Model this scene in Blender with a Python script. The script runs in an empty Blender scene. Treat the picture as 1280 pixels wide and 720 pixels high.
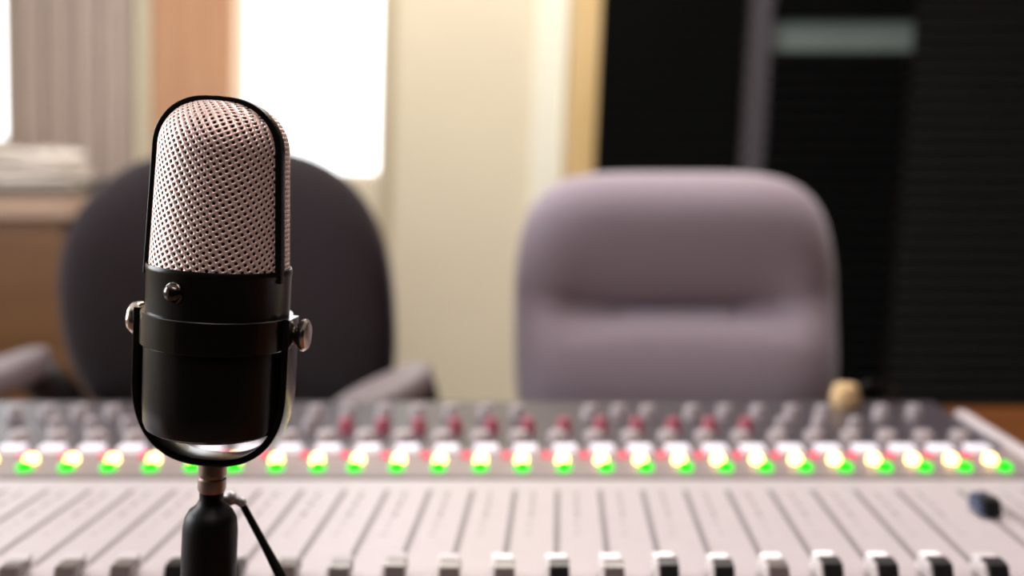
import bpy, bmesh, math, random
from mathutils import Vector, Matrix
random.seed(7)
C = bpy.context.scene
COL = C.collection
R = math.radians
PI = math.pi

# ------------------------------------------------------------------ camera
F = 1300.0                      # focal length in pixels of the 1280 wide frame
PX, PY = 703.0, 360.0
PITCH = math.atan(155.0 / F)
CAMZ = 1.13
cam = bpy.data.cameras.new('camera')
cam.sensor_width = 36.0
cam.lens = F / 1280.0 * 36.0
cam.shift_x = (640.0 - PX) / 1280.0
cam.clip_start = 0.02
cam.dof.use_dof = True
cam.dof.focus_distance = 0.40
cam.dof.aperture_fstop = 4.3
camo = bpy.data.objects.new('camera', cam)
camo.location = (0, 0, CAMZ)
camo.rotation_euler = (PI / 2 - PITCH, 0, 0)
COL.objects.link(camo)
C.camera = camo

# ------------------------------------------------------------------ world, lights, exposure
C.view_settings.view_transform = 'Standard'
C.view_settings.look = 'None'
C.view_settings.gamma = 1.0
C.view_settings.use_curve_mapping = False
C.view_settings.exposure = 0.0
w = bpy.data.worlds.new('overcast sky')
C.world = w
w.use_nodes = True
w.node_tree.nodes['Background'].inputs[0].default_value = (0.96, 0.98, 1.0, 1)
w.node_tree.nodes['Background'].inputs[1].default_value = 4.0


def area(name, loc, rot, sx, sy, power, col):
    l = bpy.data.lights.new(name, 'AREA')
    l.shape = 'RECTANGLE'
    l.size, l.size_y = sx, sy
    l.energy = power
    l.color = col
    o = bpy.data.objects.new(name, l)
    o.location, o.rotation_euler = loc, rot
    COL.objects.link(o)
    return o


CEIL = 2.75
ROOM_L, ROOM_R, ROOM_B, ROOM_F = -2.35, 3.2, -1.6, 3.6
area('ceiling_panel_light', (0.35, 1.75, CEIL - 0.09), (0, 0, 0), 1.2, 0.6, 36, (1.0, 0.90, 0.86))
area('ceiling_panel_light', (0.2, -0.35, CEIL - 0.09), (0, 0, 0), 1.2, 0.6, 17, (1.0, 0.84, 0.78))
area('ceiling_panel_light', (-0.2, 2.9, CEIL - 0.09), (0, 0, 0), 1.2, 0.6, 24, (1.0, 0.93, 0.84))
area('side_window_light', (ROOM_L + 0.02, 0.9, 1.75), (0, R(-90), 0), 1.3, 1.6, 46, (0.93, 0.95, 1.0))

# ------------------------------------------------------------------ projection helpers (plan the real positions)
CT, ST = math.cos(PITCH), math.sin(PITCH)


def ray(u, v):
    x, y = (u - PX) / F, -(v - PY) / F
    return Vector((x, CT + y * ST, -ST + y * CT))


def at_y(u, v, Y):
    d = ray(u, v)
    return Vector((0, 0, CAMZ)) + d * (Y / d.y)


def at_z(u, v, Z):
    d = ray(u, v)
    return Vector((0, 0, CAMZ)) + d * ((Z - CAMZ) / d.z)


# ------------------------------------------------------------------ materials
def mat(name, col, rough=0.5, metal=0.0, emit=None, es=0.0, noise=0.0, nscale=40.0, bump=0.0, coat=0.0, sheen=0.0, spec=0.5):
    m = bpy.data.materials.new(name)
    m.use_nodes = True
    nt = m.node_tree
    b = nt.nodes['Principled BSDF']
    b.inputs['Base Color'].default_value = (*col, 1)
    b.inputs['Roughness'].default_value = rough
    b.inputs['Metallic'].default_value = metal
    b.inputs['Coat Weight'].default_value = coat
    b.inputs['Sheen Weight'].default_value = sheen
    b.inputs['Specular IOR Level'].default_value = spec
    if emit:
        b.inputs['Emission Color'].default_value = (*emit, 1)
        b.inputs['Emission Strength'].default_value = es
    if noise or bump:
        tc = nt.nodes.new('ShaderNodeTexCoord')
        n = nt.nodes.new('ShaderNodeTexNoise')
        n.inputs['Scale'].default_value = nscale
        n.inputs['Detail'].default_value = 4
        nt.links.new(tc.outputs['Object'], n.inputs['Vector'])
        if noise:
            r = nt.nodes.new('ShaderNodeValToRGB')
            r.color_ramp.elements[0].position = 0.3
            r.color_ramp.elements[1].position = 0.7
            r.color_ramp.elements[0].color = (*[c * (1 - noise) for c in col], 1)
            r.color_ramp.elements[1].color = (*[min(1, c * (1 + noise)) for c in col], 1)
            nt.links.new(n.outputs['Fac'], r.inputs['Fac'])
            nt.links.new(r.outputs['Color'], b.inputs['Base Color'])
        if bump:
            bp = nt.nodes.new('ShaderNodeBump')
            bp.inputs['Strength'].default_value = bump
            bp.inputs['Distance'].default_value = 0.002
            nt.links.new(n.outputs['Fac'], bp.inputs['Height'])
            nt.links.new(bp.outputs['Normal'], b.inputs['Normal'])
    return m


def wood(name, a, b_, rough=0.45, axis='Z', scale=3.0):
    m = bpy.data.materials.new(name)
    m.use_nodes = True
    nt = m.node_tree
    b = nt.nodes['Principled BSDF']
    b.inputs['Roughness'].default_value = rough
    tc = nt.nodes.new('ShaderNodeTexCoord')
    mp = nt.nodes.new('ShaderNodeMapping')
    s = {'X': (0.6, 8, 8), 'Y': (8, 0.6, 8), 'Z': (8, 8, 0.6)}[axis]
    mp.inputs['Scale'].default_value = s
    n = nt.nodes.new('ShaderNodeTexNoise')
    n.inputs['Scale'].default_value = scale
    n.inputs['Detail'].default_value = 6
    r = nt.nodes.new('ShaderNodeValToRGB')
    r.color_ramp.elements[0].position = 0.35
    r.color_ramp.elements[1].position = 0.65
    r.color_ramp.elements[0].color = (*a, 1)
    r.color_ramp.elements[1].color = (*b_, 1)
    nt.links.new(tc.outputs['Object'], mp.inputs['Vector'])
    nt.links.new(mp.outputs['Vector'], n.inputs['Vector'])
    nt.links.new(n.outputs['Fac'], r.inputs['Fac'])
    nt.links.new(r.outputs['Color'], b.inputs['Base Color'])
    return m


M = {}
M['cream'] = mat('cream wall paint', (0.70, 0.62, 0.46), 0.75, noise=0.02, nscale=3)
M['ceiling'] = mat('ceiling white', (0.75, 0.73, 0.70), 0.9, noise=0.02, nscale=5)
M['floor'] = mat('grey carpet', (0.12, 0.105, 0.10), 0.95, noise=0.15, nscale=120, bump=0.3)
M['tanwood'] = wood('tan wood panel', (0.54, 0.27, 0.13), (0.60, 0.32, 0.165), 0.5)
M['trimwood'] = wood('honey wood trim', (0.58, 0.40, 0.17), (0.66, 0.46, 0.22), 0.45)
M['curtain'] = mat('pale grey pink drape', (0.50, 0.41, 0.36), 0.9, noise=0.04, nscale=30, sheen=0.2)
M['whiteframe'] = mat('white window frame', (0.8, 0.78, 0.72), 0.4, noise=0.02)
M['foam'] = mat('black acoustic foam', (0.003, 0.003, 0.003), 0.95, noise=0.3, nscale=80, bump=0.2, spec=0.1)
M['foamgrey'] = mat('charcoal acoustic foam', (0.016, 0.015, 0.014), 0.95, noise=0.3, nscale=80, bump=0.2, spec=0.15)
M['postgrey'] = mat('purple grey cloth strip', (0.06, 0.052, 0.062), 0.9, noise=0.1)
M['greenwall'] = mat('grey green painted wall', (0.13, 0.165, 0.15), 0.7, noise=0.04, nscale=5)
M['deskwood'] = wood('orange brown desk wood', (0.11, 0.034, 0.006), (0.15, 0.048, 0.009), 0.35, 'X')
M['cabwood'] = wood('brown cabinet wood', (0.12, 0.045, 0.006), (0.155, 0.06, 0.009), 0.5, 'X')
M['cabtop'] = mat('light brown laminate edge', (0.42, 0.27, 0.18), 0.5, noise=0.04)
M['console'] = mat('pale grey console panel', (0.53, 0.475, 0.49), 0.42, noise=0.02, nscale=60)
M['strip'] = mat('taupe light strip', (0.26, 0.21, 0.21), 0.45, noise=0.05, nscale=60)
M['darkpanel'] = mat('dark purple grey panel', (0.05, 0.04, 0.05), 0.36, noise=0.05, nscale=60)
M['print'] = mat('grey printed marks', (0.36, 0.31, 0.32), 0.6, noise=0.04)
M['slot'] = mat('grey fader slot', (0.22, 0.19, 0.20), 0.5, noise=0.04)
M['capwhite'] = mat('white fader cap plastic', (0.72, 0.67, 0.68), 0.25, noise=0.02, coat=0.4)
M['capgrey'] = mat('grey brown cap front and shade', (0.16, 0.13, 0.12), 0.3, noise=0.05, coat=0.3)
M['capblack'] = mat('black fader cap plastic', (0.012, 0.011, 0.012), 0.3, noise=0.05)
M['capblue'] = mat('dark blue cap plastic', (0.02, 0.04, 0.10), 0.3, noise=0.05)
M['knobgrey'] = mat('grey knob plastic', (0.42, 0.37, 0.39), 0.4, noise=0.03)
M['knobred'] = mat('dusty red knob plastic', (0.46, 0.10, 0.15), 0.35, noise=0.03)
M['ledgreen'] = mat('green lit lamp', (0.0, 0.10, 0.0), 0.5, spec=0.1, emit=(0.0, 1.0, 0.0), es=1.5)
M['ledyellow'] = mat('yellow lit lamp', (0.8, 0.6, 0.1), 0.3, emit=(1.0, 0.62, 0.20), es=8.0)
M['ledred'] = mat('red lit button', (0.7, 0.03, 0.08), 0.3, emit=(1.0, 0.04, 0.12), es=0.7)
M['ledwhite'] = mat('white lit button', (0.8, 0.78, 0.85), 0.3, emit=(0.9, 0.86, 1.0), es=0.55)
M['micblack'] = mat('satin black microphone paint', (0.005, 0.0045, 0.004), 0.28, noise=0.05, spec=0.3)
M['gloss'] = mat('glossy black yoke paint', (0.004, 0.0035, 0.003), 0.24, noise=0.05, coat=0.25, spec=0.4)
M['mesh'] = mat('pinkish nickel grille mesh', (0.95, 0.72, 0.66), 0.42, metal=0.55, noise=0.04, nscale=200)
M['capsule'] = mat('dark red brown capsule cloth', (0.022, 0.008, 0.008), 0.9, noise=0.2)
M['chrome'] = mat('worn chrome', (0.72, 0.62, 0.55), 0.22, metal=1.0, noise=0.06, nscale=200)
M['nickel'] = mat('brownish nickel', (0.36, 0.27, 0.23), 0.38, metal=0.8, noise=0.05, nscale=200)
M['silver'] = mat('bright silver ball', (0.92, 0.90, 0.92), 0.35, metal=0.1, noise=0.02)
M['rubber'] = mat('black stand plastic', (0.004, 0.0035, 0.003), 0.42, noise=0.05, spec=0.25)
M['fabric'] = mat('mauve grey chair fabric', (0.28, 0.225, 0.265), 0.95, noise=0.06, nscale=300, bump=0.3, sheen=0.35)
M['fabricdark'] = mat('charcoal plum chair fabric', (0.023, 0.0135, 0.017), 0.95, noise=0.08, nscale=300, bump=0.3, sheen=0.12)
M['armgrey'] = mat('grey armrest pad', (0.20, 0.165, 0.175), 0.55, noise=0.05)
M['plastic'] = mat('black chair plastic', (0.012, 0.011, 0.012), 0.5, noise=0.05)
M['steel'] = mat('chair steel', (0.5, 0.5, 0.5), 0.3, metal=1.0, noise=0.03)
M['brass'] = mat('brass plug', (0.80, 0.56, 0.30), 0.35, metal=0.3, noise=0.04)
M['cloth'] = mat('off white cloth', (0.80, 0.73, 0.66), 0.9, noise=0.03, nscale=40)
M['traydark'] = mat('dark grey tray', (0.05, 0.045, 0.04), 0.5, noise=0.05)
M['lampwhite'] = mat('lamp housing white', (0.8, 0.8, 0.8), 0.5, noise=0.02)
gl = bpy.data.materials.new('window glass')
gl.use_nodes = True
_nt = gl.node_tree
_nt.nodes.clear()
_o = _nt.nodes.new('ShaderNodeOutputMaterial')
_t = _nt.nodes.new('ShaderNodeBsdfTransparent')
_g = _nt.nodes.new('ShaderNodeBsdfGlossy')
_g.inputs['Roughness'].default_value = 0.02
_x = _nt.nodes.new('ShaderNodeMixShader')
_x.inputs[0].default_value = 0.06
_nt.links.new(_t.outputs[0], _x.inputs[1])
_nt.links.new(_g.outputs[0], _x.inputs[2])
_nt.links.new(_x.outputs[0], _o.inputs[0])
M['glass'] = gl


# ------------------------------------------------------------------ mesh helpers
def obj(name, bm, m, parent=None, smooth=False, angle=None):
    me = bpy.data.meshes.new(name)
    bmesh.ops.recalc_face_normals(bm, faces=bm.faces)
    bm.to_mesh(me)
    bm.free()
    if smooth:
        for p in me.polygons:
            p.use_smooth = True
        if angle:
            me.set_sharp_from_angle(angle=R(angle))
    me.materials.append(M[m] if isinstance(m, str) else m)
    o = bpy.data.objects.new(name, me)
    COL.objects.link(o)
    if parent:
        o.parent = parent
    return o


def empty(name, loc, rot=(0, 0, 0)):
    o = bpy.data.objects.new(name, None)
    o.location, o.rotation_euler = loc, rot
    COL.objects.link(o)
    return o


def tag(o, label=None, cat=None, group=None, kind=None):
    if label: o['label'] = label
    if cat: o['category'] = cat
    if group: o['group'] = group
    if kind: o['kind'] = kind
    return o


def box(bm, x0, x1, y0, y1, z0, z1, bev=0.0, seg=2, matx=None):
    r = bmesh.ops.create_cube(bm, size=1.0)
    vs = r['verts']
    for v in vs:
        v.co = Vector(((x0 + x1) / 2 + v.co.x * (x1 - x0), (y0 + y1) / 2 + v.co.y * (y1 - y0), (z0 + z1) / 2 + v.co.z * (z1 - z0)))
        if matx: v.co = matx @ v.co
    if bev:
        es = list({e for v in vs for e in v.link_edges})
        bmesh.ops.bevel(bm, geom=es, offset=bev, segments=seg, affect='EDGES', profile=0.5)
    return bm


def B(x0, x1, y0, y1, z0, z1, bev=0.0, seg=2):
    return box(bmesh.new(), x0, x1, y0, y1, z0, z1, bev, seg)


def lathe(bm, prof, seg=48, matx=None):
    """prof: list of (r, z); revolve about z, close ends."""
    rings = []
    for r, z in prof:
        if r < 1e-6:
            v = bm.verts.new((0, 0, z)); rings.append([v])
        else:
            rings.append([bm.verts.new((r * math.cos(2 * PI * i / seg), r * math.sin(2 * PI * i / seg), z)) for i in range(seg)])
    for a, b in zip(rings, rings[1:]):
        for i in range(seg):
            j = (i + 1) % seg
            if len(a) == 1 and len(b) == 1: continue
            if len(a) == 1: bm.faces.new((a[0], b[i], b[j]))
            elif len(b) == 1: bm.faces.new((a[i], b[0], a[j]))
            else: bm.faces.new((a[i], b[i], b[j], a[j]))
    if len(rings[0]) > 1: bm.faces.new(rings[0])
    if len(rings[-1]) > 1: bm.faces.new(rings[-1])
    if matx:
        for ring in rings:
            for v in ring: v.co = matx @ v.co
    return bm


def sweep(bm, path, frames, sec):
    """path points, frames (a,b) unit vectors, sec list of (p,q) offsets: closed section, capped."""
    rings = []
    for p, (a, b) in zip(path, frames):
        rings.append([bm.verts.new(p + a * s + b * t) for s, t in sec])
    n = len(sec)
    for r1, r2 in zip(rings, rings[1:]):
        for i in range(n):
            j = (i + 1) % n
            bm.faces.new((r1[i], r1[j], r2[j], r2[i]))
    bm.faces.new(rings[0]); bm.faces.new(rings[-1])
    return bm


def tube(bm, pts, rads, seg=16):
    pts = [Vector(p) for p in pts]
    if not isinstance(rads, (list, tuple)): rads = [rads] * len(pts)
    rings = []
    for i, p in enumerate(pts):
        d = (pts[min(i + 1, len(pts) - 1)] - pts[max(i - 1, 0)]).normalized()
        a = d.orthogonal().normalized() if i == 0 else (pa - d * pa.dot(d)).normalized()
        pa = a
        b = d.cross(a)
        rings.append([bm.verts.new(p + (a * math.cos(2 * PI * k / seg) + b * math.sin(2 * PI * k / seg)) * rads[i]) for k in range(seg)])
    for r1, r2 in zip(rings, rings[1:]):
        for i in range(seg):
            j = (i + 1) % seg
            bm.faces.new((r1[i], r1[j], r2[j], r2[i]))
    bm.faces.new(rings[0]); bm.faces.new(rings[-1])
    return bm


def rrect(w, h, r, n=4):
    out = []
    for cx, cy, a0 in ((w - r, h - r, 0), (-w + r, h - r, 90), (-w + r, -h + r, 180), (w - r, -h + r, 270)):
        for k in range(n + 1):
            a = R(a0 + 90 * k / n)
            out.append((cx + r * math.cos(a), cy + r * math.sin(a)))
    return out


# ================================================================== THE ROOM
def struct(name, bm, m, parent=None):
    o = obj(name, bm, m, parent)
    if not parent: o['kind'] = 'structure'
    return o


WY = ROOM_F
def wx(u, Y=WY): return at_y(u - 9, 205, Y).x
def wz(v, Y=WY): return at_y(700, v, Y).z
LEAN = 0.045                      # the photo's uprights all lean a touch
def leanbox(x0, x1, y0, y1, z0, z1, bev=0.0):
    bm = B(x0, x1, y0, y1, z0, z1, bev)
    for v in bm.verts: v.co.x += LEAN * (v.co.z - 1.13)
    return bm


struct('floor', B(ROOM_L - .1, ROOM_R + .1, ROOM_B - .1, WY + .3, -0.1, 0), 'floor')
struct('ceiling', B(ROOM_L - .1, ROOM_R + .1, ROOM_B - .1, WY + .3, CEIL, CEIL + .1), 'ceiling')
struct('wall_right', B(ROOM_R, ROOM_R + .1, ROOM_B, WY, 0, CEIL), 'foamgrey')
struct('wall_front', B(ROOM_L, ROOM_R, ROOM_B - .1, ROOM_B, 0, CEIL), 'foamgrey')
# left wall with the side window opening
bm = bmesh.new()
box(bm, ROOM_L - .1, ROOM_L, ROOM_B, 0.1, 0, CEIL)
box(bm, ROOM_L - .1, ROOM_L, 1.7, WY, 0, CEIL)
box(bm, ROOM_L - .1, ROOM_L, 0.1, 1.7, 0, 1.1)
box(bm, ROOM_L - .1, ROOM_L, 0.1, 1.7, 2.4, CEIL)
struct('wall_left', bm, 'cream')
bm = bmesh.new()
for a, b_, c, d in ((0.1, 0.15, 1.1, 2.4), (1.65, 1.7, 1.1, 2.4), (0.15, 1.65, 1.1, 1.15), (0.15, 1.65, 2.35, 2.4), (0.88, 0.92, 1.15, 2.35)):
    box(bm, ROOM_L - .08, ROOM_L - .03, a, b_, c, d)
w3 = struct('window_3', bm, 'whiteframe')
struct('pane', B(ROOM_L - .06, ROOM_L - .055, 0.15, 1.65, 1.15, 2.35), 'glass', w3)

# back wall with two window openings
a0, a1, za = ROOM_L + .04, wx(17), wz(178)
b0, b1, zb = wx(300), wx(482), wz(222)
TOPW = 2.45
bm = bmesh.new()
def lb(x0, x1, z0, z1): 
    t = B(x0, x1, WY, WY + .16, z0, z1)
    for v in t.verts: v.co.x += LEAN * (v.co.z - 1.13) if ROOM_L + .02 < v.co.x < ROOM_R - .02 else 0
    me = bpy.data.meshes.new('t'); t.to_mesh(me); t.free(); bm.from_mesh(me); bpy.data.meshes.remove(me)
lb(ROOM_L, ROOM_R, TOPW, CEIL)
lb(ROOM_L, a0, 0, TOPW)
lb(a0, a1, 0, za)
lb(a1, b0, 0, TOPW)
lb(b0, b1, 0, zb)
lb(b1, ROOM_R, 0, TOPW)
struct('wall_back', bm, 'cream')
for n, (x0, x1, z0) in enumerate(((a0, a1, za), (b0, b1, zb)), 1):
    bm = bmesh.new()
    fw = 0.018
    for q in ((x0, x0 + fw, z0, TOPW), (x1 - fw, x1, z0, TOPW), (x0 + fw, x1 - fw, z0, z0 + fw), (x0 + fw, x1 - fw, TOPW - fw, TOPW)):
        box(bm, q[0], q[1], WY + .08, WY + .12, q[2], q[3])
    for v in bm.verts: v.co.x += LEAN * (v.co.z - 1.13)
    wo = struct('window_%d' % n, bm, 'whiteframe')
    struct('pane', leanbox(x0 + fw, x1 - fw, WY + .098, WY + .102, z0 + fw, TOPW - fw), 'glass', wo)

# tan wood upright beside the bright window
tp = struct('trim_1', leanbox(wx(199, WY - .05), wx(299, WY - .05), WY - .05, WY - .002, 0, CEIL - .01, .004), 'tanwood')
# honey coloured casing next to the black foam
struct('trim_2', leanbox(wx(716, WY - .04), wx(752, WY - .04), WY - .04, WY - .002, 0, CEIL - .01, .004), 'trimwood')
# glint on the cream wall, painted as a paler strip
struct('trim_glint', leanbox(wx(672, WY - .02), wx(712, WY - .02), WY - .02, WY - .002, 0, CEIL - .01, .006),
       mat('wall glint cream', (0.82, 0.80, 0.66), 0.7, noise=0.02))
struct('trim_4', leanbox(wx(484, WY - .02), wx(496, WY - .02), WY - .02, WY - .002, 0, CEIL - .01, .004),
       mat('dull tan casing', (0.50, 0.42, 0.28), 0.7, noise=0.02))

struct('trim_added', leanbox(wx(177, WY - .045), wx(198, WY - .045), WY - .045, WY - .002, 0, CEIL - .01, .004), 'cream')  # added strip of wall colour, set forward to catch light beside the drape
# drape left of the wooden upright
x0, x1 = wx(20, WY - .06), wx(172, WY - .06)
bm = bmesh.new()
NX = 80
cols = []
for i in range(NX + 1):
    t = i / NX
    y = WY - .05 + 0.010 * math.sin(t * 2 * PI * 4.5) + 0.008 * math.sin(t * 2 * PI * 11 + 1)
    cols.append([(x0 + (x1 - x0) * t, y, z) for z in (0.06, 1.13, 2.6)])
vs = [[bm.verts.new((p[0] + LEAN * (p[2] - 1.13), p[1], p[2])) for p in c] for c in cols]
for c1, c2 in zip(vs, vs[1:]):
    for k in range(2): bm.faces.new((c1[k], c1[k + 1], c2[k + 1], c2[k]))
cur = obj('curtain', bm, 'curtain', smooth=True)
sm = cur.modifiers.new('thick', 'SOLIDIFY'); sm.thickness = 0.004
tag(cur, 'pale pinkish grey curtain hanging beside the tan wooden upright', 'curtain')
bm = bmesh.new(); tube(bm, [(x0 - .05, WY - .05, 2.62), (x1 + .1, WY - .05, 2.62)], .012, 12)
obj('curtain_rod', bm, 'steel', cur)

# black acoustic foam: ribbed panels hung on the wall
def foam(name, u0, u1, v0, v1, Y, m, pitch, depth, label):
    X0, X1 = wx(u0, Y), wx(u1, Y)
    Z0, Z1 = (0.12 if v1 is None else wz(v1, Y)), (CEIL - .1 if v0 is None else wz(v0, Y))
    bm = bmesh.new()
    n = max(2, int((Z1 - Z0) / pitch))
    dz = (Z1 - Z0) / n
    prof = [(Y + .05, Z0)]
    for i in range(n):
        z = Z0 + i * dz
        for f_, d_ in ((0.06, 0.0), (0.22, .75), (0.5, 1.0), (0.78, .75), (0.94, 0.0)):
            prof.append((Y + depth - depth * d_, z + dz * f_))
    prof.append((Y + .05, Z1))
    ra = [bm.verts.new((X0 + LEAN * (z - 1.13), y, z)) for y, z in prof]
    rb = [bm.verts.new((X1 + LEAN * (z - 1.13), y, z)) for y, z in prof]
    k = len(prof)
    for i in range(k):
        j = (i + 1) % k
        bm.faces.new((ra[i], ra[j], rb[j], rb[i]))
    bm.faces.new(ra); bm.faces.new(rb)
    o = obj(name, bm, m)
    tag(o, label, 'acoustic panel', 'black acoustic foam panels on the wall')
    return o


FY = WY - .06
foam('acoustic_panel', 752, 934, None, None, FY, 'foam', .05, .03, 'smooth-looking jet black acoustic panel beside the honey wood trim')
foam('acoustic_panel', 962, 1138, None, 24, FY, 'foam', .05, .03, 'short black ribbed acoustic panel above the grey green gap')
foam('acoustic_panel', 962, 1138, 62, None, FY, 'foam', .046, .03, 'black ribbed acoustic panel below the grey green gap')
foam('acoustic_panel', 1142, 1500, None, None, FY, 'foamgrey', .046, .035, 'wide charcoal ribbed acoustic panel at the far right')
struct('trim_5', leanbox(wx(934), wx(962), WY - .05, WY - .002, 0, CEIL - .01, .006), 'postgrey')
struct('trim_6', leanbox(wx(960), wx(1142), WY - .015, WY - .002, wz(64), wz(20)), 'greenwall')

# ceiling light fixtures (above and behind the view)
for k, (x, y) in enumerate(((0.35, 1.75), (0.2, -0.35), (-0.2, 2.9))):
    e = empty('ceiling_light', (x, y, CEIL))
    bm = bmesh.new()
    for q in ((-.64, -.6, -.34, .34), (.6, .64, -.34, .34), (-.6, .6, -.34, -.3), (-.6, .6, .3, .34)):
        box(bm, q[0], q[1], q[2], q[3], -.10, 0)
    obj('frame', bm, 'lampwhite', e)
    obj('reflector', B(-.6, .6, -.3, .3, -.03, 0), 'lampwhite', e)
    tag(e, ['white rectangular ceiling light above the two office chairs', 'white rectangular ceiling light in front of the console', 'white rectangular ceiling light closest to the windowed wall'][k], 'ceiling light', 'rectangular ceiling lights')

# ================================================================== CABINET AT THE LEFT, THINGS ON IT
CY = 2.65
ctop = at_y(50, 246, CY).z
cab_r = at_y(92, 300, CY).x
cab_l = ROOM_L + .03
cab = empty('cabinet', ((cab_l + cab_r) / 2, CY, 0))
hw = (cab_r - cab_l) / 2
def cpos(o): return o
obj('body', B(-hw, hw - .015, .02, .60, 0.06, ctop - .055, .003), 'cabwood', cab)
obj('countertop', B(-hw - .0, hw + .01, -.02, .62, ctop - .055, ctop, .004), 'cabtop', cab)
obj('plinth', B(-hw + .02, hw - .03, .06, .56, 0, .06), 'plastic', cab)
for s in range(3):
    w3_ = (2 * hw - .03) / 3
    xa = -hw + .01 + s * w3_
    d = obj('door', B(xa + .004, xa + w3_ - .004, .0, .02, .08, ctop - .065, .003), 'cabwood', cab)
    bm = bmesh.new(); tube(bm, [(xa + .05, -.025, ctop - .25), (xa + .05, -.025, ctop - .37)], .005, 10)
    tube(bm, [(xa + .05, -.025, ctop - .26), (xa + .05, .001, ctop - .26)], .004, 8)
    tube(bm, [(xa + .05, -.025, ctop - .36), (xa + .05, .001, ctop - .36)], .004, 8)
    obj('handle', bm, 'steel', d)
tag(cab, 'brown wooden cabinet with light countertop at the left behind the dark chair', 'cabinet')

tx0, tx1 = at_y(-60, 240, CY + .15).x, at_y(112, 240, CY + .15).x
tr = empty('tray', ((tx0 + tx1) / 2, CY + .20, ctop))
thw = (tx1 - tx0) / 2
bm = bmesh.new()
sec = rrect(thw, .15, .03, 5)
for z, k in ((0, .96), (.006, .97), (.022, 1.0), (.022, .985), (.008, .955)):
    pass
rings = []
for z, k in ((0, .95), (.026, 1.0), (.026, .98), (.008, .93)):
    rings.append([bm.verts.new((x * k, y * k, z)) for x, y in sec])
for r1, r2 in zip(rings, rings[1:]):
    for i in range(len(sec)):
        j = (i + 1) % len(sec); bm.faces.new((r1[i], r1[j], r2[j], r2[i]))
bm.faces.new(rings[0]); bm.faces.new(rings[-1])
obj('tray_body', bm, 'traydark', tr)
bm = bmesh.new()
tube(bm, [(thw * .9, -.05, .024), (thw + .03, -.045, .04), (thw + .03, .045, .04), (thw * .9, .05, .024)], .006, 10)
obj('handle', bm, 'traydark', tr)
tag(tr, 'low dark grey tray lying on the light brown cabinet top', 'tray')

# folded white cloth: a soft heap of layers
bm = bmesh.new()
NU, NV = 40, 16
for layer in range(5):
    zc0 = .009 + layer * .021
    rx, ry = thw * (.86 - .03 * layer), .125 - .006 * layer
    ox = random.uniform(-.01, .01)
    rings = []
    for j in range(NV + 1):
        ph = -PI / 2 + PI * j / NV
        rings.append([])
        for i in range(NU):
            th = 2 * PI * i / NU
            c, s = math.cos(th), math.sin(th)
            k = (abs(c) ** 4 + abs(s) ** 4) ** -.25
            rr = max(.02, math.cos(ph)) ** .35
            rings[-1].append(bm.verts.new((ox + rx * c * k * rr, ry * s * k * rr + .002 * math.sin(5 * th + layer), zc0 + .011 + .011 * math.sin(ph) + .004 * layer * math.cos(th * 2 + layer) * .5 + .002)))
    for r1, r2 in zip(rings, rings[1:]):
        for i in range(NU):
            q = (i + 1) % NU; bm.faces.new((r1[i], r1[q], r2[q], r2[i]))
    bm.faces.new(rings[0]); bm.faces.new(rings[-1])
cl = obj('folded_cloth', bm, 'cloth', smooth=True)
cl.location = ((tx0 + tx1) / 2, CY + .20, ctop)
tag(cl, 'folded off-white cloth lying in the dark tray on the cabinet', 'cloth')

# ================================================================== DESK
DZ = 0.80
desk = empty('desk', (0.1, 0.8, 0))
DX0, DX1, DY0, DY1 = -1.15, 1.05, -.58, .60
obj('desktop', B(DX0, DX1, DY0, DY1, DZ - .035, DZ, .006), 'deskwood', desk)
for sx in (DX0 + .06, DX1 - .06):
    for sy in (DY0 + .06, DY1 - .06):
        obj('leg', B(sx - .025, sx + .025, sy - .025, sy + .025, 0, DZ - .035, .004), 'plastic', desk)
obj('apron', B(DX0 + .085, DX1 - .085, .0, .02, DZ - .30, DZ - .035, .003), 'deskwood', desk)
tag(desk, 'orange brown wooden desk carrying the mixing console', 'desk')

# ================================================================== MIXING CONSOLE
SZ = 0.90                                     # height of the fader surface
def yrow(v, z=SZ): return at_z(703, v, z).y
def px_(u, v, z=SZ): return at_z(u, v, z).x
CX1 = px_(1210, 532) + .0                     # right edge
CX0 = -0.62
CYF, CYB = 0.50, yrow(503)
con = empty('mixing_console', (0, CYF, DZ))
tag(con, 'pale grey mixing console with faders, lit buttons and knobs on the desk', 'mixing console')
OFF = Vector((0, CYF, DZ))
def cobj(name, bm, m, parent=con, smooth=False, angle=None):
    """mesh given in world coordinates, re-based on the console's origin"""
    for v in bm.verts: v.co -= OFF
    return obj(name, bm, m, parent, smooth, angle)


YS0, YS1 = yrow(599), yrow(563)               # lamp strip
cobj('chassis', B(CX0, CX1, CYF + .004, CYB - .002, DZ + .006, SZ - .004, .003), 'darkpanel')
cobj('fader_panel', B(CX0, CX1, CYF, YS0, SZ - .006, SZ, .0012), 'console')
cobj('light_strip', B(CX0, CX1, YS0 + .0005, YS1, SZ - .006, SZ + .0015, .0008), 'strip')
cobj('knob_panel', B(CX0, CX1, YS1 + .0005, CYB, SZ - .006, SZ + .001, .001), 'darkpanel')
for x in (-.5, .25):
    for y in (CYF + .05, CYB - .05):
        bm = bmesh.new(); lathe(bm, [(.014, DZ), (.014, DZ + .007)], 20, Matrix.Translation((x, y, 0)))
        cobj('foot', bm, 'rubber')
# right cheek
cobj('side_trim', B(CX1, CX1 + .012, CYF, yrow(520), DZ + .006, SZ + .006, .003), 'console')

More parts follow.
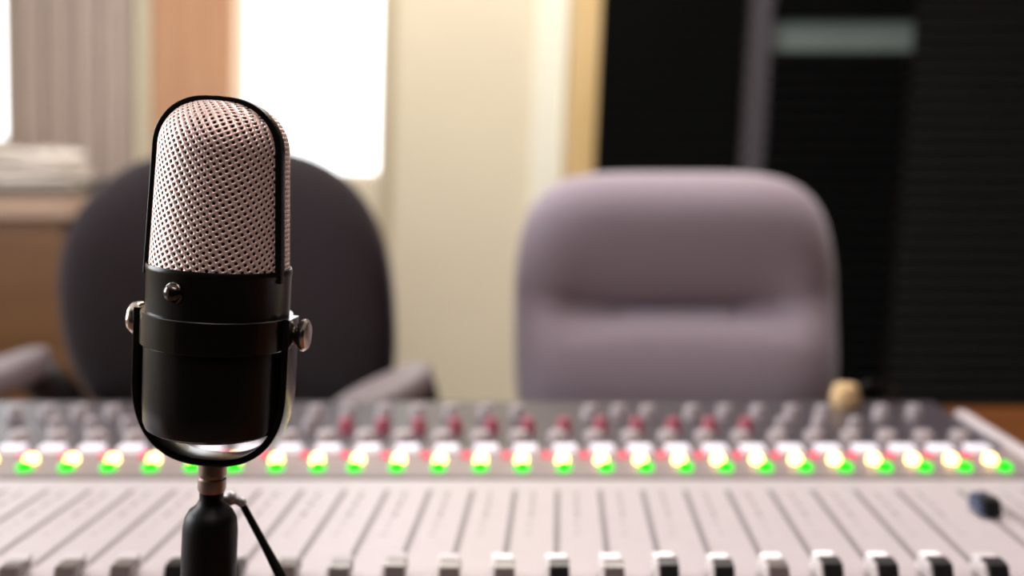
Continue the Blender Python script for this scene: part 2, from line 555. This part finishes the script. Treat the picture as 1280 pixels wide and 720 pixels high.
# sockets for positions ------------------------------------------------
CAPV = 704
pitchX = 67.3
def fx(k): return px_(695 + pitchX * k, 700, SZ + .01)
YT = yrow(613)                                # far end of the slots
slots = []
for k in range(-20, 12):
    x = fx(k) if k != 9 else px_(1232, 641)
    if x > CX1 - .01 or x < CX0 + .012: continue
    slots.append(k)
    bm = bmesh.new(); box(bm, x - .0019, x + .0019, CYF + .02, YT, SZ - .0005, SZ + .0003)
    cobj('fader_slot', bm, 'slot')
    # printed scale beside each slot: a column of small marks and a few longer ticks
    bm = bmesh.new()
    xs = x + .0135
    for i in range(9):
        y = YT - .004 - i * .0105
        wdt = .0032 if i % 2 == 0 else .0018
        if xs + wdt < CX1 - .002: box(bm, xs - wdt, xs + wdt * .3, y - .0006, y + .0006, SZ - .0002, SZ + .0002)
    for i in range(3):
        y = YT - .012 - i * .018
        if xs + .004 < CX1 - .002: box(bm, xs - .0012, xs + .0012, y - .006, y + .005, SZ - .0002, SZ + .00025)
    cobj('printed_scale', bm, 'print')


def fader_cap(x, y, body, front_shade, scale=1.0, kf=1.0):
    W, L, H = .0125 * scale, .023 * scale, .0125 * scale
    bm = bmesh.new()
    # side profile (y,z): raised far lip, dished middle, slanted near face
    prof = [(-L / 2, .002), (L / 2, .002), (L / 2 - .001, H * .86), (L / 2 - .003, H), (L / 2 - .007, H * .90), (0.002, H * .80), (-L / 2 + .008, H * .86)]
    prof += [(-L / 2 + .0065, H * .80)]
    a = [bm.verts.new((-W / 2 * (1 - .1 * (z > .006)), y_, z)) for y_, z in prof]
    b_ = [bm.verts.new((W / 2 * (1 - .1 * (z > .006)), y_, z)) for y_, z in prof]
    n = len(prof)
    for i in range(n):
        j = (i + 1) % n; bm.faces.new((a[i], a[j], b_[j], b_[i]))
    bm.faces.new(a); bm.faces.new(b_)
    bmesh.ops.bevel(bm, geom=bm.edges[:], offset=.0005, segments=2, affect='EDGES')
    T = Matrix.Translation((x, y, SZ))
    for v in bm.verts: v.co = T @ v.co
    c = cobj('fader_cap', bm, body)
    # insert is the dark near face, plus shade painted on the right flank
    bm = bmesh.new()
    pr = [(-L / 2 - .0012, .002), (-L / 2 + .005, .002), (L / 2 - .006, H * .55 * kf), (L / 2 - .008, H * .93 * kf), (-L / 2 + .0085, H * .98 * kf), (-L / 2 + .003, H * .93 * kf)]
    xa, xb = -W / 2 * .55, W / 2 + .0012
    a = [bm.verts.new((xa, y_, z)) for y_, z in pr]
    b_ = [bm.verts.new((xb, y_, z)) for y_, z in pr]
    n = len(pr)
    for i in range(n):
        j = (i + 1) % n; bm.faces.new((a[i], a[j], b_[j], b_[i]))
    bm.faces.new(a); bm.faces.new(b_)
    bmesh.ops.bevel(bm, geom=bm.edges[:], offset=.0004, segments=2, affect='EDGES')
    for v in bm.verts: v.co = T @ v.co
    i_ = cobj('cap_front_shade', bm, front_shade, None); i_.parent = c
    bm = B(x - .0012, x + .0012, y - .004, y + .004, SZ - .001, SZ + .003)
    s_ = cobj('fader_stem', bm, 'capblack', None); s_.parent = c
    return c


capy = yrow(701, SZ + .011)
dark_k = {0, 2, 3, 5, 6, 7, 8, 10, 11, -6, -7}
for k in slots:
    if k == 9: continue
    dy = random.uniform(-.0015, .0015) + (.002 if k >= 5 else 0)
    fader_cap(fx(k), capy + dy, 'capwhite', 'capblack' if k in dark_k else 'capgrey', kf=1.0 if k in dark_k else .92)
# the one fader pushed right up, dark blue and black
fader_cap(px_(1222, 636), yrow(631, SZ + .006), 'capblue', 'capblack', 1.0)

# lamps, buttons and knobs ---------------------------------------------
def lx(k, v, z=SZ, du=0.0):
    u577 = 703 + (51.4 if k < 0 else 48.9) * k + du
    x = px_(u577, 577, SZ + .003)
    return x


def dome(x, y, z, r, h, sx=1.0, sy=1.0):
    bm = bmesh.new()
    lathe(bm, [(r, 0), (r, h * .35), (r * .86, h * .72), (r * .5, h * .94), (0, h)], 20)
    for v in bm.verts: v.co = Vector((x + v.co.x * sx, y + v.co.y * sy, z + v.co.z))
    return bm


def keycap(x, y, z, w_, l_, h, bev=.0012):
    bm = bmesh.new()
    box(bm, x - w_ / 2, x + w_ / 2, y - l_ / 2, y + l_ / 2, z, z + h, bev, 3)
    return bm


def knob(x, y, z, r, h):
    bm = bmesh.new()
    prof = [(r * 1.12, 0), (r * 1.12, h * .12), (r, h * .2), (r * .9, h * .85), (r * .78, h), (0, h)]
    lathe(bm, prof, 24)
    for v in bm.verts:
        a = math.atan2(v.co.y, v.co.x)
        if .15 * h < v.co.z < .9 * h:
            s = 1 + .04 * math.cos(12 * a); v.co.x *= s; v.co.y *= s
    for v in bm.verts: v.co = Vector((x, y, z)) + v.co
    return bm


yg, yy, yr, yw = yrow(588), yrow(579), yrow(573), yrow(560, SZ + .004)
yk1, yk2, yk3 = yrow(545, SZ + .008), yrow(534, SZ + .006), yrow(514, SZ + .008)
ks = [k for k in range(-19, 12)]
for k in ks:
    x = lx(k, 577)
    if x > CX1 - .008 or x < CX0 + .01: continue
    z = SZ + .0015
    on = k not in (99,)
    cobj('green_light', dome(x + (.0050 if k < -5 else .0012 if k < 1 else .0028), yg - .0012, z, .0056, .0055, 1, 1.25), 'ledgreen', smooth=True)
    cobj('yellow_light', dome(x, yy - .001, z, .0048, .006, 1, 1.2), 'ledyellow', smooth=True)
    if x - .012 > CX0: cobj('red_button', keycap(x - .0125, yr, z, .007, .008, .003), 'ledred')
    cobj('white_button', keycap(x + .002, yw, SZ + .001, .0185, .013, .005), 'ledwhite')
    kx = x - .004
    cobj('rotary_knob', knob(kx, yk1, SZ + .001, .0085, .011), 'knobgrey', smooth=True, angle=40)
# red capped controls and the far grey row follow their own spacing
for i in range(-14, 9):
    u = 705 + 44.7 * i
    x = px_(u, 536)
    if x < CX0 + .02: continue
    red = -6 <= i <= 5
    cobj('small_red_knob' if red else 'small_grey_knob', knob(x, yk2 + .004, SZ + .001, .006, .012), 'knobred' if red else 'knobgrey', smooth=True, angle=40)
far = [u for u in (608, 648, 737, 772, 808, 862, 902, 943, 985, 1023, 1095, 1135)] + [110 + 0 * 1, 70, 30, 150, 400, 440, 484, 525, 566, -10, -50, 195, 235, 280, 325, 360]
for u in far:
    x = px_(u, 520)
    if x < CX0 + .02: continue
    cobj('far_knob', knob(x, yk3, SZ + .001, .0072, .012), 'knobgrey', smooth=True, angle=40)

# small brass coloured plug standing at the far edge
bp = at_z(1064, 517, SZ)
pl = empty('brass_plug', (bp.x, CYB - .024, SZ + .001))
bm = bmesh.new(); lathe(bm, [(.0125, 0), (.014, .003), (.014, .013), (.0115, .0145), (.0115, .017), (.0125, .0185), (.010, .022), (0, .024)], 28)
obj('plug_body', bm, 'brass', pl, smooth=True, angle=40)
bm = bmesh.new(); tube(bm, [(.009, 0, .018), (.022, .004, .022), (.04, .012, .020), (.055, .03, .012), (.06, .05, -.02), (.06, .06, -.098)], .0022, 10)
obj('cable', bm, 'rubber', pl, smooth=True)
tag(pl, 'small brass plug at the far console edge below the right chair corner', 'plug')

# ================================================================== MICROPHONE
MY = 0.42
U = at_y(704, 360, MY).x - at_y(703, 360, MY).x
U *= 1.0
base = at_y(266, 580, MY)
def mz(v): return at_y(270, v, MY).z - base.z     # local height for a picture row
mic = empty('microphone', base, (0, R(4.5), R(-3)))
MICYAW = 6
tag(mic, 'black retro broadcast microphone with perforated metal grille in the foreground', 'microphone')
Rg = 84 * U                                       # grille radius
zb0, zt = mz(343), mz(123)
CR = 62 * U                                       # corner radius of the dome profile
def prof_at(b):
    """b: arc length from grille base -> (r, z)"""
    straight = (zt - zb0) - CR
    if b <= straight: return Rg * (1 - .075 * b / straight), zb0 + b
    b -= straight
    k = .925
    q = CR * PI / 2
    if b <= q:
        a = b / CR
        return (Rg - CR + CR * math.cos(a)) * k, zb0 + straight + CR * math.sin(a) * .97
    b -= q
    return max(0, Rg - CR - b) * k, zb0 + straight + CR * .97 + min(b, Rg - CR) * .06
BL = (zt - zb0) - CR + CR * PI / 2 + (Rg - CR)
DH = 20 * U                                       # hoop plane in front of the axis


def cell_sheet(pt, x0, x1, y0, y1, e1, e2, hole, keep):
    bm = bmesh.new()
    det = e1[0] * e2[1] - e1[1] * e2[0]
    n = 60
    for i in range(-n, n):
        for j in range(-n, n):
            cx_, cy_ = i * e1[0] + j * e2[0], i * e1[1] + j * e2[1] + (y0 + y1) / 2
            if not (x0 - 6 * U < cx_ < x1 + 6 * U and y0 - 3 * U < cy_ < y1): continue
            if not keep(cx_, cy_): continue
            outer = []
            for a, b in ((.5, 0), (.5, .5), (0, .5), (-.5, .5), (-.5, 0), (-.5, -.5), (0, -.5), (.5, -.5)):
                outer.append((cx_ + a * e1[0] + b * e2[0], cy_ + a * e1[1] + b * e2[1]))
            inner = []
            for (ox, oy) in outer:
                dx, dy = ox - cx_, oy - cy_
                l = math.hypot(dx, dy)
                inner.append((cx_ + dx / l * hole, cy_ + dy / l * hole))
            vo = [bm.verts.new(pt(*p)) for p in outer]
            vi = [bm.verts.new(pt(*p)) for p in inner]
            for k in range(8):
                q = (k + 1) % 8
                try: bm.faces.new((vo[k], vo[q], vi[q], vi[k]))
                except ValueError: pass
    bmesh.ops.remove_doubles(bm, verts=bm.verts, dist=U * .12)
    return bm


e1, e2 = (7.3 * U, 3.9 * U), (3.9 * U, -5.6 * U)
def front_pt(s, b):
    b = max(0, min(b, BL - 1e-5))
    r, z = prof_at(b)
    x = min(Rg, max(r, Rg * .925)) * math.sin(max(-PI / 2, min(PI / 2, s / Rg)))
    lim = math.sqrt(max(0, r * r - DH * DH))
    x = max(-lim, min(lim, x))
    return Vector((x, -math.sqrt(max(0, r * r - x * x)), z))
def front_keep(s, b):
    if b > BL: return False
    r, z = prof_at(max(0, b))
    if r < DH: return False
    x = min(Rg, max(r, Rg * .925)) * math.sin(max(-PI / 2, min(PI / 2, s / Rg)))
    return abs(x) < math.sqrt(r * r - DH * DH) + 3 * U
S0 = Rg * math.asin(math.sqrt(1 - (DH / Rg) ** 2))
g = obj('front_grille', cell_sheet(front_pt, -S0, S0, 0, BL, e1, e2, 2.25 * U, front_keep), 'mesh', mic, smooth=True)
so = g.modifiers.new('wire', 'SOLIDIFY'); so.thickness = .00035; so.offset = -1
phi0 = math.acos(DH / Rg)                         # hoop angle from the front direction
def rear_pt(s, b):
    b = max(0, min(b, BL - 1e-5))
    r, z = prof_at(b)
    ang = s / Rg                                   # 0 = straight back
    lim = PI - phi0
    ang = max(-lim, min(lim, ang))
    return Vector((r * math.sin(ang), r * math.cos(ang), z))
SR = Rg * (PI - phi0)
g = obj('rear_grille', cell_sheet(rear_pt, -SR, SR, 0, BL, (8 * U, 0), (4 * U, 6 * U), 2.25 * U, lambda s, b: prof_at(max(0, b))[0] > 8 * U and abs(s) < SR + 3 * U), 'mesh', mic, smooth=True)
so = g.modifiers.new('wire', 'SOLIDIFY'); so.thickness = .00035; so.offset = -1

# dark capsule inside
bm = bmesh.new()
lathe(bm, [(0, zb0 - .01)] + [(max(0, prof_at(BL * i / 30)[0] * .80), zb0 + (prof_at(BL * i / 30)[1] - zb0) * .92) for i in range(31)], 48)
obj('capsule', bm, 'capsule', mic, smooth=True)

# hoop between the two grilles
path, frames = [], []
pts = []
N = 60
for i in range(N + 1):
    b = BL * 1.0 * i / N
    r, z = prof_at(b)
    if r <= DH: break
    pts.append((math.sqrt(r * r - DH * DH), z))
ztop_hoop = pts[-1][1] + .5 * U
pts = [(pts[0][0], mz(344))] + pts
full = [(x, z) for x, z in pts] + [(0, ztop_hoop)] + [(-x, z) for x, z in reversed(pts)]
for i, (x, z) in enumerate(full):
    xa, za_ = full[max(0, i - 1)]; xb_, zb_ = full[min(len(full) - 1, i + 1)]
    t = Vector((xb_ - xa, 0, zb_ - za_)).normalized()
    nrm = Vector((t.z, 0, -t.x))
    if nrm.dot(Vector((x, 0, z - (zb0 + .02)))) < 0: nrm = -nrm
    path.append(Vector((x, -DH, z))); frames.append((nrm, Vector((0, 1, 0))))
bm = bmesh.new()
sec = [(a + .0 * U, b) for a, b in rrect(4.4 * U, 8.5 * U, 1.6 * U, 3)]
sweep(bm, path, frames, sec)
obj('hoop', bm, 'micblack', mic, smooth=True, angle=50)

# body
Rb = 87 * U
bm = bmesh.new()
lathe(bm, [(Rg + .8 * U, mz(336)), (Rg + 1.2 * U, mz(330)), (Rb - 1 * U, mz(330)), (Rb, mz(332)), (Rb, mz(337)), (Rb - .8 * U, mz(340)), (Rb - .8 * U, mz(395)), (Rb - 8 * U, mz(395))], 96)
obj('collar', bm, 'micblack', mic, smooth=True, angle=35)
bm = bmesh.new()
lathe(bm, [(Rb - 3 * U, mz(380)), (Rb - 1 * U, mz(382)), (Rb, mz(420)), (Rb - .5 * U, mz(500)), (Rb - 2 * U, mz(524)), (Rb - 5 * U, mz(531)), (Rb - 14 * U, mz(536)), (0, mz(539))], 96)
obj('body', bm, 'micblack', mic, smooth=True, angle=35)
# clamp ring
Rr = Rb + 4.5 * U
bm = bmesh.new()
zt_, zb_ = mz(388), mz(428)
n = 96
lp = [(Rb - 3 * U, zt_), (Rr - 1.2 * U, zt_), (Rr, zt_ - 1.2 * U), (Rr, zb_ + 1.2 * U), (Rr - 1.2 * U, zb_), (Rb - 3 * U, zb_)]
lathe(bm, lp, 96)
obj('clamp_ring', bm, 'gloss', mic, smooth=True, angle=35)

# U-shaped yoke: strap down both sides and under the body
HX = 93.5 * U
zs = mz(470); zbot = mz(572)
pth = []
n = 48
for i in range(n + 1):
    a = PI + PI * i / n
    c, s = math.cos(a), math.sin(a)
    ex = 2 / 2.5
    pth.append((HX * math.copysign(abs(c) ** ex, c), zs + (zs - zbot) * math.copysign(abs(s) ** ex, s)))
pth = [(-HX, mz(388)), (-HX, mz(430))] + pth + [(HX, mz(430)), (HX, mz(388))]
path, frames = [], []
for i, (x, z) in enumerate(pth):
    xa, za_ = pth[max(0, i - 1)]; xb_, zb2 = pth[min(len(pth) - 1, i + 1)]
    t = Vector((xb_ - xa, 0, zb2 - za_)).normalized()
    path.append(Vector((x, 0, z))); frames.append((Vector((t.z, 0, -t.x)), Vector((0, 1, 0))))
bm = bmesh.new()
sweep(bm, path, frames, [(a, b - 5 * U) for a, b in rrect(4.4 * U, 20 * U, 1.2 * U, 3)])
yoke = obj('yoke', bm, 'gloss', mic, smooth=True, angle=50)
# side thumbscrews
for s in (-1, 1):
    zk = mz(405 if s < 0 else 409)
    T = Matrix.Translation((s * (HX + 2 * U), 0, zk)) @ Matrix.Rotation(s * PI / 2, 4, 'Y')
    bm = bmesh.new()
    pr = [(8 * U, 0), (9 * U, 3 * U), (13 * U, 5 * U), (20 * U, 12 * U), (20.5 * U, 16 * U), (18 * U, 19 * U), (10 * U, 20 * U), (0, 20.5 * U)] if s > 0 else \
         [(8 * U, 0), (9 * U, 2 * U), (20 * U, 3 * U), (21 * U, 5 * U), (21 * U, 11 * U), (18 * U, 15 * U), (10 * U, 17 * U), (0, 17.5 * U)]
    lathe(bm, pr, 40)
    for v in bm.verts:
        rr = math.hypot(v.co.x, v.co.y)
        if rr > 17 * U:
            a = math.atan2(v.co.y, v.co.x); k = 1 - .06 * max(0, math.cos(5 * a)); v.co.x *= k; v.co.y *= k
    for v in bm.verts: v.co = T @ v.co
    k_ = obj('thumbscrew', bm, 'chrome', mic, smooth=True, angle=40)
# push button on the collar
ph = R(-15)
T = Matrix.Translation(Vector((math.sin(ph) * (Rb - 3 * U), -math.cos(ph) * (Rb - 3 * U), mz(357)))) @ Matrix.Rotation(ph, 4, 'Z') @ Matrix.Rotation(PI / 2, 4, 'X')
bm = bmesh.new(); lathe(bm, [(13 * U, 0), (13 * U, 3 * U), (11.5 * U, 4 * U), (11 * U, 5 * U), (10 * U, 9 * U), (6 * U, 12 * U), (0, 13 * U)], 32, T)
tb = obj('push_button', bm, mat('dark chrome', (0.10, 0.085, 0.075), 0.18, metal=1.0, noise=0.05), mic, smooth=True, angle=50)
# threaded coupling
bm = bmesh.new()
lathe(bm, [(16 * U, mz(568)), (17.5 * U, mz(574)), (17.5 * U, mz(592)), (16 * U, mz(594)), (15.5 * U, mz(596)), (17.5 * U, mz(598)), (17.5 * U, mz(610)), (16 * U, mz(614))], 40)
obj('coupling', bm, 'nickel', mic, smooth=True, angle=35)
# bottle-shaped stand grip
desk_local = DZ - base.z
bm = bmesh.new()
lathe(bm, [(15 * U, mz(611)), (15 * U, mz(624)), (19 * U, mz(632)), (27 * U, mz(638)), (32.5 * U, mz(648)), (34.2 * U, mz(662)), (34.5 * U, mz(700)), (34.5 * U, mz(800)), (33 * U, mz(830)), (22 * U, mz(845)), (22 * U, desk_local + .012)], 56)
obj('stand_grip', bm, 'rubber', mic, smooth=True, angle=40)
bm = bmesh.new()
lathe(bm, [(.060, desk_local + .0025), (.062, desk_local + .006), (.058, desk_local + .011), (.03, desk_local + .015), (.012, desk_local + .02), (0, desk_local + .02)], 56)
# level the base on the desk (undo the lean)
obj('stand_base', bm, 'rubber', mic, smooth=True, angle=40).rotation_euler = (0, R(-4.5), 0)
# ball and locking lever
def ml(u, v, dy=0.0):
    p = at_y(u, v, MY + dy)
    return mic_inv @ p
bpy.context.view_layer.update()
mic_inv = mic.matrix_world.inverted()
p0 = ml(288, 623, .012); p1 = ml(302, 628, .012)
bm = bmesh.new()
tube(bm, [ml(272, 624, .006), p0, p1], [4 * U, 5 * U, 6 * U], 14)
bmesh.ops.create_uvsphere(bm, u_segments=24, v_segments=16, radius=9.5 * U, matrix=Matrix.Translation(p0))
bmesh.ops.create_uvsphere(bm, u_segments=16, v_segments=12, radius=6.5 * U, matrix=Matrix.Translation(p1))
hinge = obj('lever_hinge', bm, 'silver', mic, smooth=True)
bm = bmesh.new()
tube(bm, [ml(301, 627, .012), ml(305, 634, .012), ml(330, 680, .012), ml(352, 722, .010), ml(372, 760, .008), ml(377, 770, .008)], [3.0 * U, 4.6 * U, 5.2 * U, 7 * U, 7 * U, 4 * U], 16)
obj('locking_lever', bm, 'rubber', mic, smooth=True)

# ================================================================== OFFICE CHAIRS
def pad(outline, front, back, nr=70, na=300):
    """closed cushion; outline(angle)->(x,z); front/back(x,z,s)->y"""
    bm = bmesh.new()
    grids = []
    for fn in (front, back):
        rings = []
        for j in range(1, nr + 1):
            s = .5 * j / nr + .5 * math.sin(PI / 2 * j / nr)
            ring = []
            for i in range(na):
                x, z = outline(2 * PI * i / na)
                x, z = x * s, z * s
                ring.append(bm.verts.new((x, fn(x, z, s), z)))
            rings.append(ring)
        c = bm.verts.new((0, fn(0, 0, 0), 0))
        for i in range(na): bm.faces.new((c, rings[0][i], rings[0][(i + 1) % na]))
        for a, b in zip(rings, rings[1:]):
            for i in range(na):
                q = (i + 1) % na; bm.faces.new((a[i], b[i], b[q], a[q]))
        grids.append(rings)
    a, b = grids[0][-1], grids[1][-1]
    for i in range(na):
        q = (i + 1) % na; bm.faces.new((a[i], b[i], b[q], a[q]))
    bmesh.ops.remove_doubles(bm, verts=bm.verts, dist=1e-5)
    return bm


def sstep(a, b, t):
    t = max(0, min(1, (t - a) / (b - a))); return t * t * (3 - 2 * t)


def build_chair(name, loc, rz, W, H, zc, n_exp, groove, fab, seat_z, arms):
    """loc: floor point under the backrest; W,H half sizes of the back; zc its centre height"""
    e = empty(name, loc, (0, 0, rz))
    if groove:
        def outline(t):
            c, s = math.cos(t), math.sin(t)
            ex = 2 / 4.6
            x = math.copysign(abs(c) ** ex, c) * W; z = math.copysign(abs(s) ** ex, s) * H
            x *= 1 - .045 * sstep(0.1, 1.0, z / H)
            return x, z
        def front(x, z, s):
            t = z / H
            edge = (1 - s ** 7) ** .5 if s < 1 else 0
            zg = .065                                    # seam height
            xin = 1 - .9 * sstep(.60, .78, abs(x) / W)
            xw = 1 - .55 * sstep(.45, 1.0, abs(x) / W)
            if t >= zg:
                q = max(0, .85 - t) / (.85 - zg)
                D = .080 - .040 * xw * q ** 1.7 - .022 * xin * math.exp(-(t - zg) / .07)
            else:
                u = (zg - t) / (1 + zg)
                lo = .080 - .040 * xw - .022 * xin
                D = lo + (.086 - lo) * (1 - math.exp(-(u / .05))) + .018 * math.sin(PI * min(1, u))
            return -(.004 + D * edge) + .05 * (t - .2) * .5
        def back(x, z, s):
            edge = (1 - s ** 6) ** .5 if s < 1 else 0
            return .012 + .035 * edge + .03 * (z / H - .2)
    else:
        def outline(t):
            c, s = math.cos(t), math.sin(t)
            ex = 2 / (2.6 if s > 0 else 2.6)
            return math.copysign(abs(c) ** (2 / 2.5), c) * W * (1 if s > 0 else 1 - .10 * s * s), math.copysign(abs(s) ** ex, s) * H
        def front(x, z, s):
            edge = (1 - s ** 5) ** .5 if s < 1 else 0
            return -(.006 + .030 * edge) - .03 * (x / W) ** 2 + .055 * (z / H - .35) ** 2
        def back(x, z, s):
            edge = (1 - s ** 6) ** .5 if s < 1 else 0
            return .014 + .03 * edge - .03 * (x / W) ** 2 + .055 * (z / H - .35) ** 2
    bk = obj('backrest', pad(outline, front, back), fab, e, smooth=True)
    bk.location = (0, 0, zc)
    # seat
    def so_(t):
        c, s = math.cos(t), math.sin(t); ex = 2 / 4
        return math.copysign(abs(c) ** ex, c) * .25, math.copysign(abs(s) ** ex, s) * .24
    sb = pad(so_, lambda x, z, s: -(.01 + .035 * ((1 - s ** 6) ** .5 if s < 1 else 0)), lambda x, z, s: .01 + .02 * ((1 - s ** 6) ** .5 if s < 1 else 0), 12, 64)
    st = obj('seat', sb, fab, e, smooth=True)
    st.rotation_euler = (R(-90), 0, 0)
    st.location = (0, -.28, seat_z)
    bm = bmesh.new(); tube(bm, [(0, -.20, seat_z - .035), (0, -.02, seat_z - .045), (0, .065, seat_z + .02), (0, .075, zc - H * .35), (0, .045, zc - .02)], [.02, .022, .022, .02, .012], 14)
    obj('back_support', bm, 'plastic', e, smooth=True)
    bm = bmesh.new(); lathe(bm, [(.028, .09), (.028, seat_z * .55), (.018, seat_z * .56), (.018, seat_z - .03)], 24, Matrix.Translation((0, -.28, 0)))
    obj('gas_column', bm, 'steel', e, smooth=True, angle=40)
    for k in range(5):
        a = 2 * PI * k / 5 + .3
        d = Vector((math.cos(a), math.sin(a), 0))
        c0 = Vector((0, -.28, 0))
        bm = bmesh.new(); tube(bm, [c0 + Vector((0, 0, .10)), c0 + d * .15 + Vector((0, 0, .095)), c0 + d * .29 + Vector((0, 0, .075))], [.028, .022, .016], 12)
        lg = obj('leg', bm, 'plastic', e, smooth=True)
        T = Matrix.Translation(c0 + d * .29 + Vector((0, 0, .028))) @ Matrix.Rotation(a, 4, 'Z') @ Matrix.Rotation(PI / 2, 4, 'X') @ Matrix.Translation((0, 0, -.018))
        bm = bmesh.new(); lathe(bm, [(.020, 0), (.028, .004), (.028, .032), (.020, .036)], 24, T)
        obj('caster', bm, 'plastic', lg, smooth=True, angle=40)
    for (p_far, p_near, hw_, foot_) in arms:
        # arms given in world; convert to chair space
        inv = Matrix.Rotation(-rz, 4, 'Z') @ Matrix.Translation(-Vector(loc))
        a, b = inv @ Vector(p_far), inv @ Vector(p_near)
        t = (b - a).normalized()
        side = t.cross(Vector((0, 0, 1))).normalized(); up = side.cross(t).normalized()
        bm = bmesh.new()
        n = 12
        path = [a + (b - a) * (i / n) for i in range(n + 1)]
        rings = []
        for i, p in enumerate(path):
            k = math.sin(PI * min(1, max(0.0, (i + .6) / (n + 1.2)))) ** .35
            rings.append([bm.verts.new(p + side * x * k + up * z) for x, z in rrect(hw_, .018, .011, 3)])
        for r1, r2 in zip(rings, rings[1:]):
            for i in range(len(r1)):
                q = (i + 1) % len(r1); bm.faces.new((r1[i], r1[q], r2[q], r2[i]))
        bm.faces.new(rings[0]); bm.faces.new(rings[-1])
        ar = obj('armrest', bm, 'armgrey', e, smooth=True, angle=50)
        bm = bmesh.new()
        m_ = a * .93 + b * .07
        sx = -1 if m_.x > 0 else 1
        fr = Vector((m_.x * .0 - sx * .20, -.25, seat_z - .03))
        for (pa_, pb_) in ((m_ + Vector((0, 0, -.014)), fr),):
            tube(bm, [pa_, Vector((pa_.x, -.035, pa_.z - .06)), Vector((pa_.x, -.025, pa_.z - .14)), Vector((pa_.x, -.025, seat_z + .03)), Vector((pa_.x * .95 + fr.x * .05, -.12, seat_z - .03)), fr + Vector((0, 0, -.008))], [.028, .028, .024, .022, .018, .016], 14)
        obj('arm_support', bm, 'plastic', ar, smooth=True)
    return e


# right chair: faces the camera squarely
YR = 1.62
l_, r_ = at_y(643, 400, YR), at_y(1041, 400, YR)
ztop, zbot_ = at_y(840, 215, YR).z, at_y(840, 565, YR).z
Wr = (r_.x - l_.x) / 2; Hr = (ztop - zbot_) / 2
ch2 = build_chair('office_chair', ((l_.x + r_.x) / 2, YR, 0), 0, Wr, Hr, (ztop + zbot_) / 2, 4.6, True, 'fabric', .56, [])
tag(ch2, 'mauve grey padded office chair with a seam across its square back, at the right', 'office chair', 'office chairs behind the console')
# left chair: rounder, darker back, with armrests
YL = 1.50
l_, r_ = at_y(88, 400, YL), at_y(496, 400, YL)
ztop, zbot_ = at_y(300, 183, YL).z, at_y(300, 600, YL).z
Wl = (r_.x - l_.x) / 2; Hl = (ztop - zbot_) / 2
arms = [(at_y(526, 470, 1.42), at_y(425, 528, 1.14), .034, 0), (at_y(50, 450, 1.40), at_y(-70, 500, 1.16), .030, 0)]
ch1 = build_chair('office_chair', ((l_.x + r_.x) / 2, YL, 0), 0, Wl, Hl, (ztop + zbot_) / 2, 2.5, False, 'fabricdark', .56, arms)
tag(ch1, 'dark plum office chair with rounded back and armrests behind the microphone', 'office chair', 'office chairs behind the console')
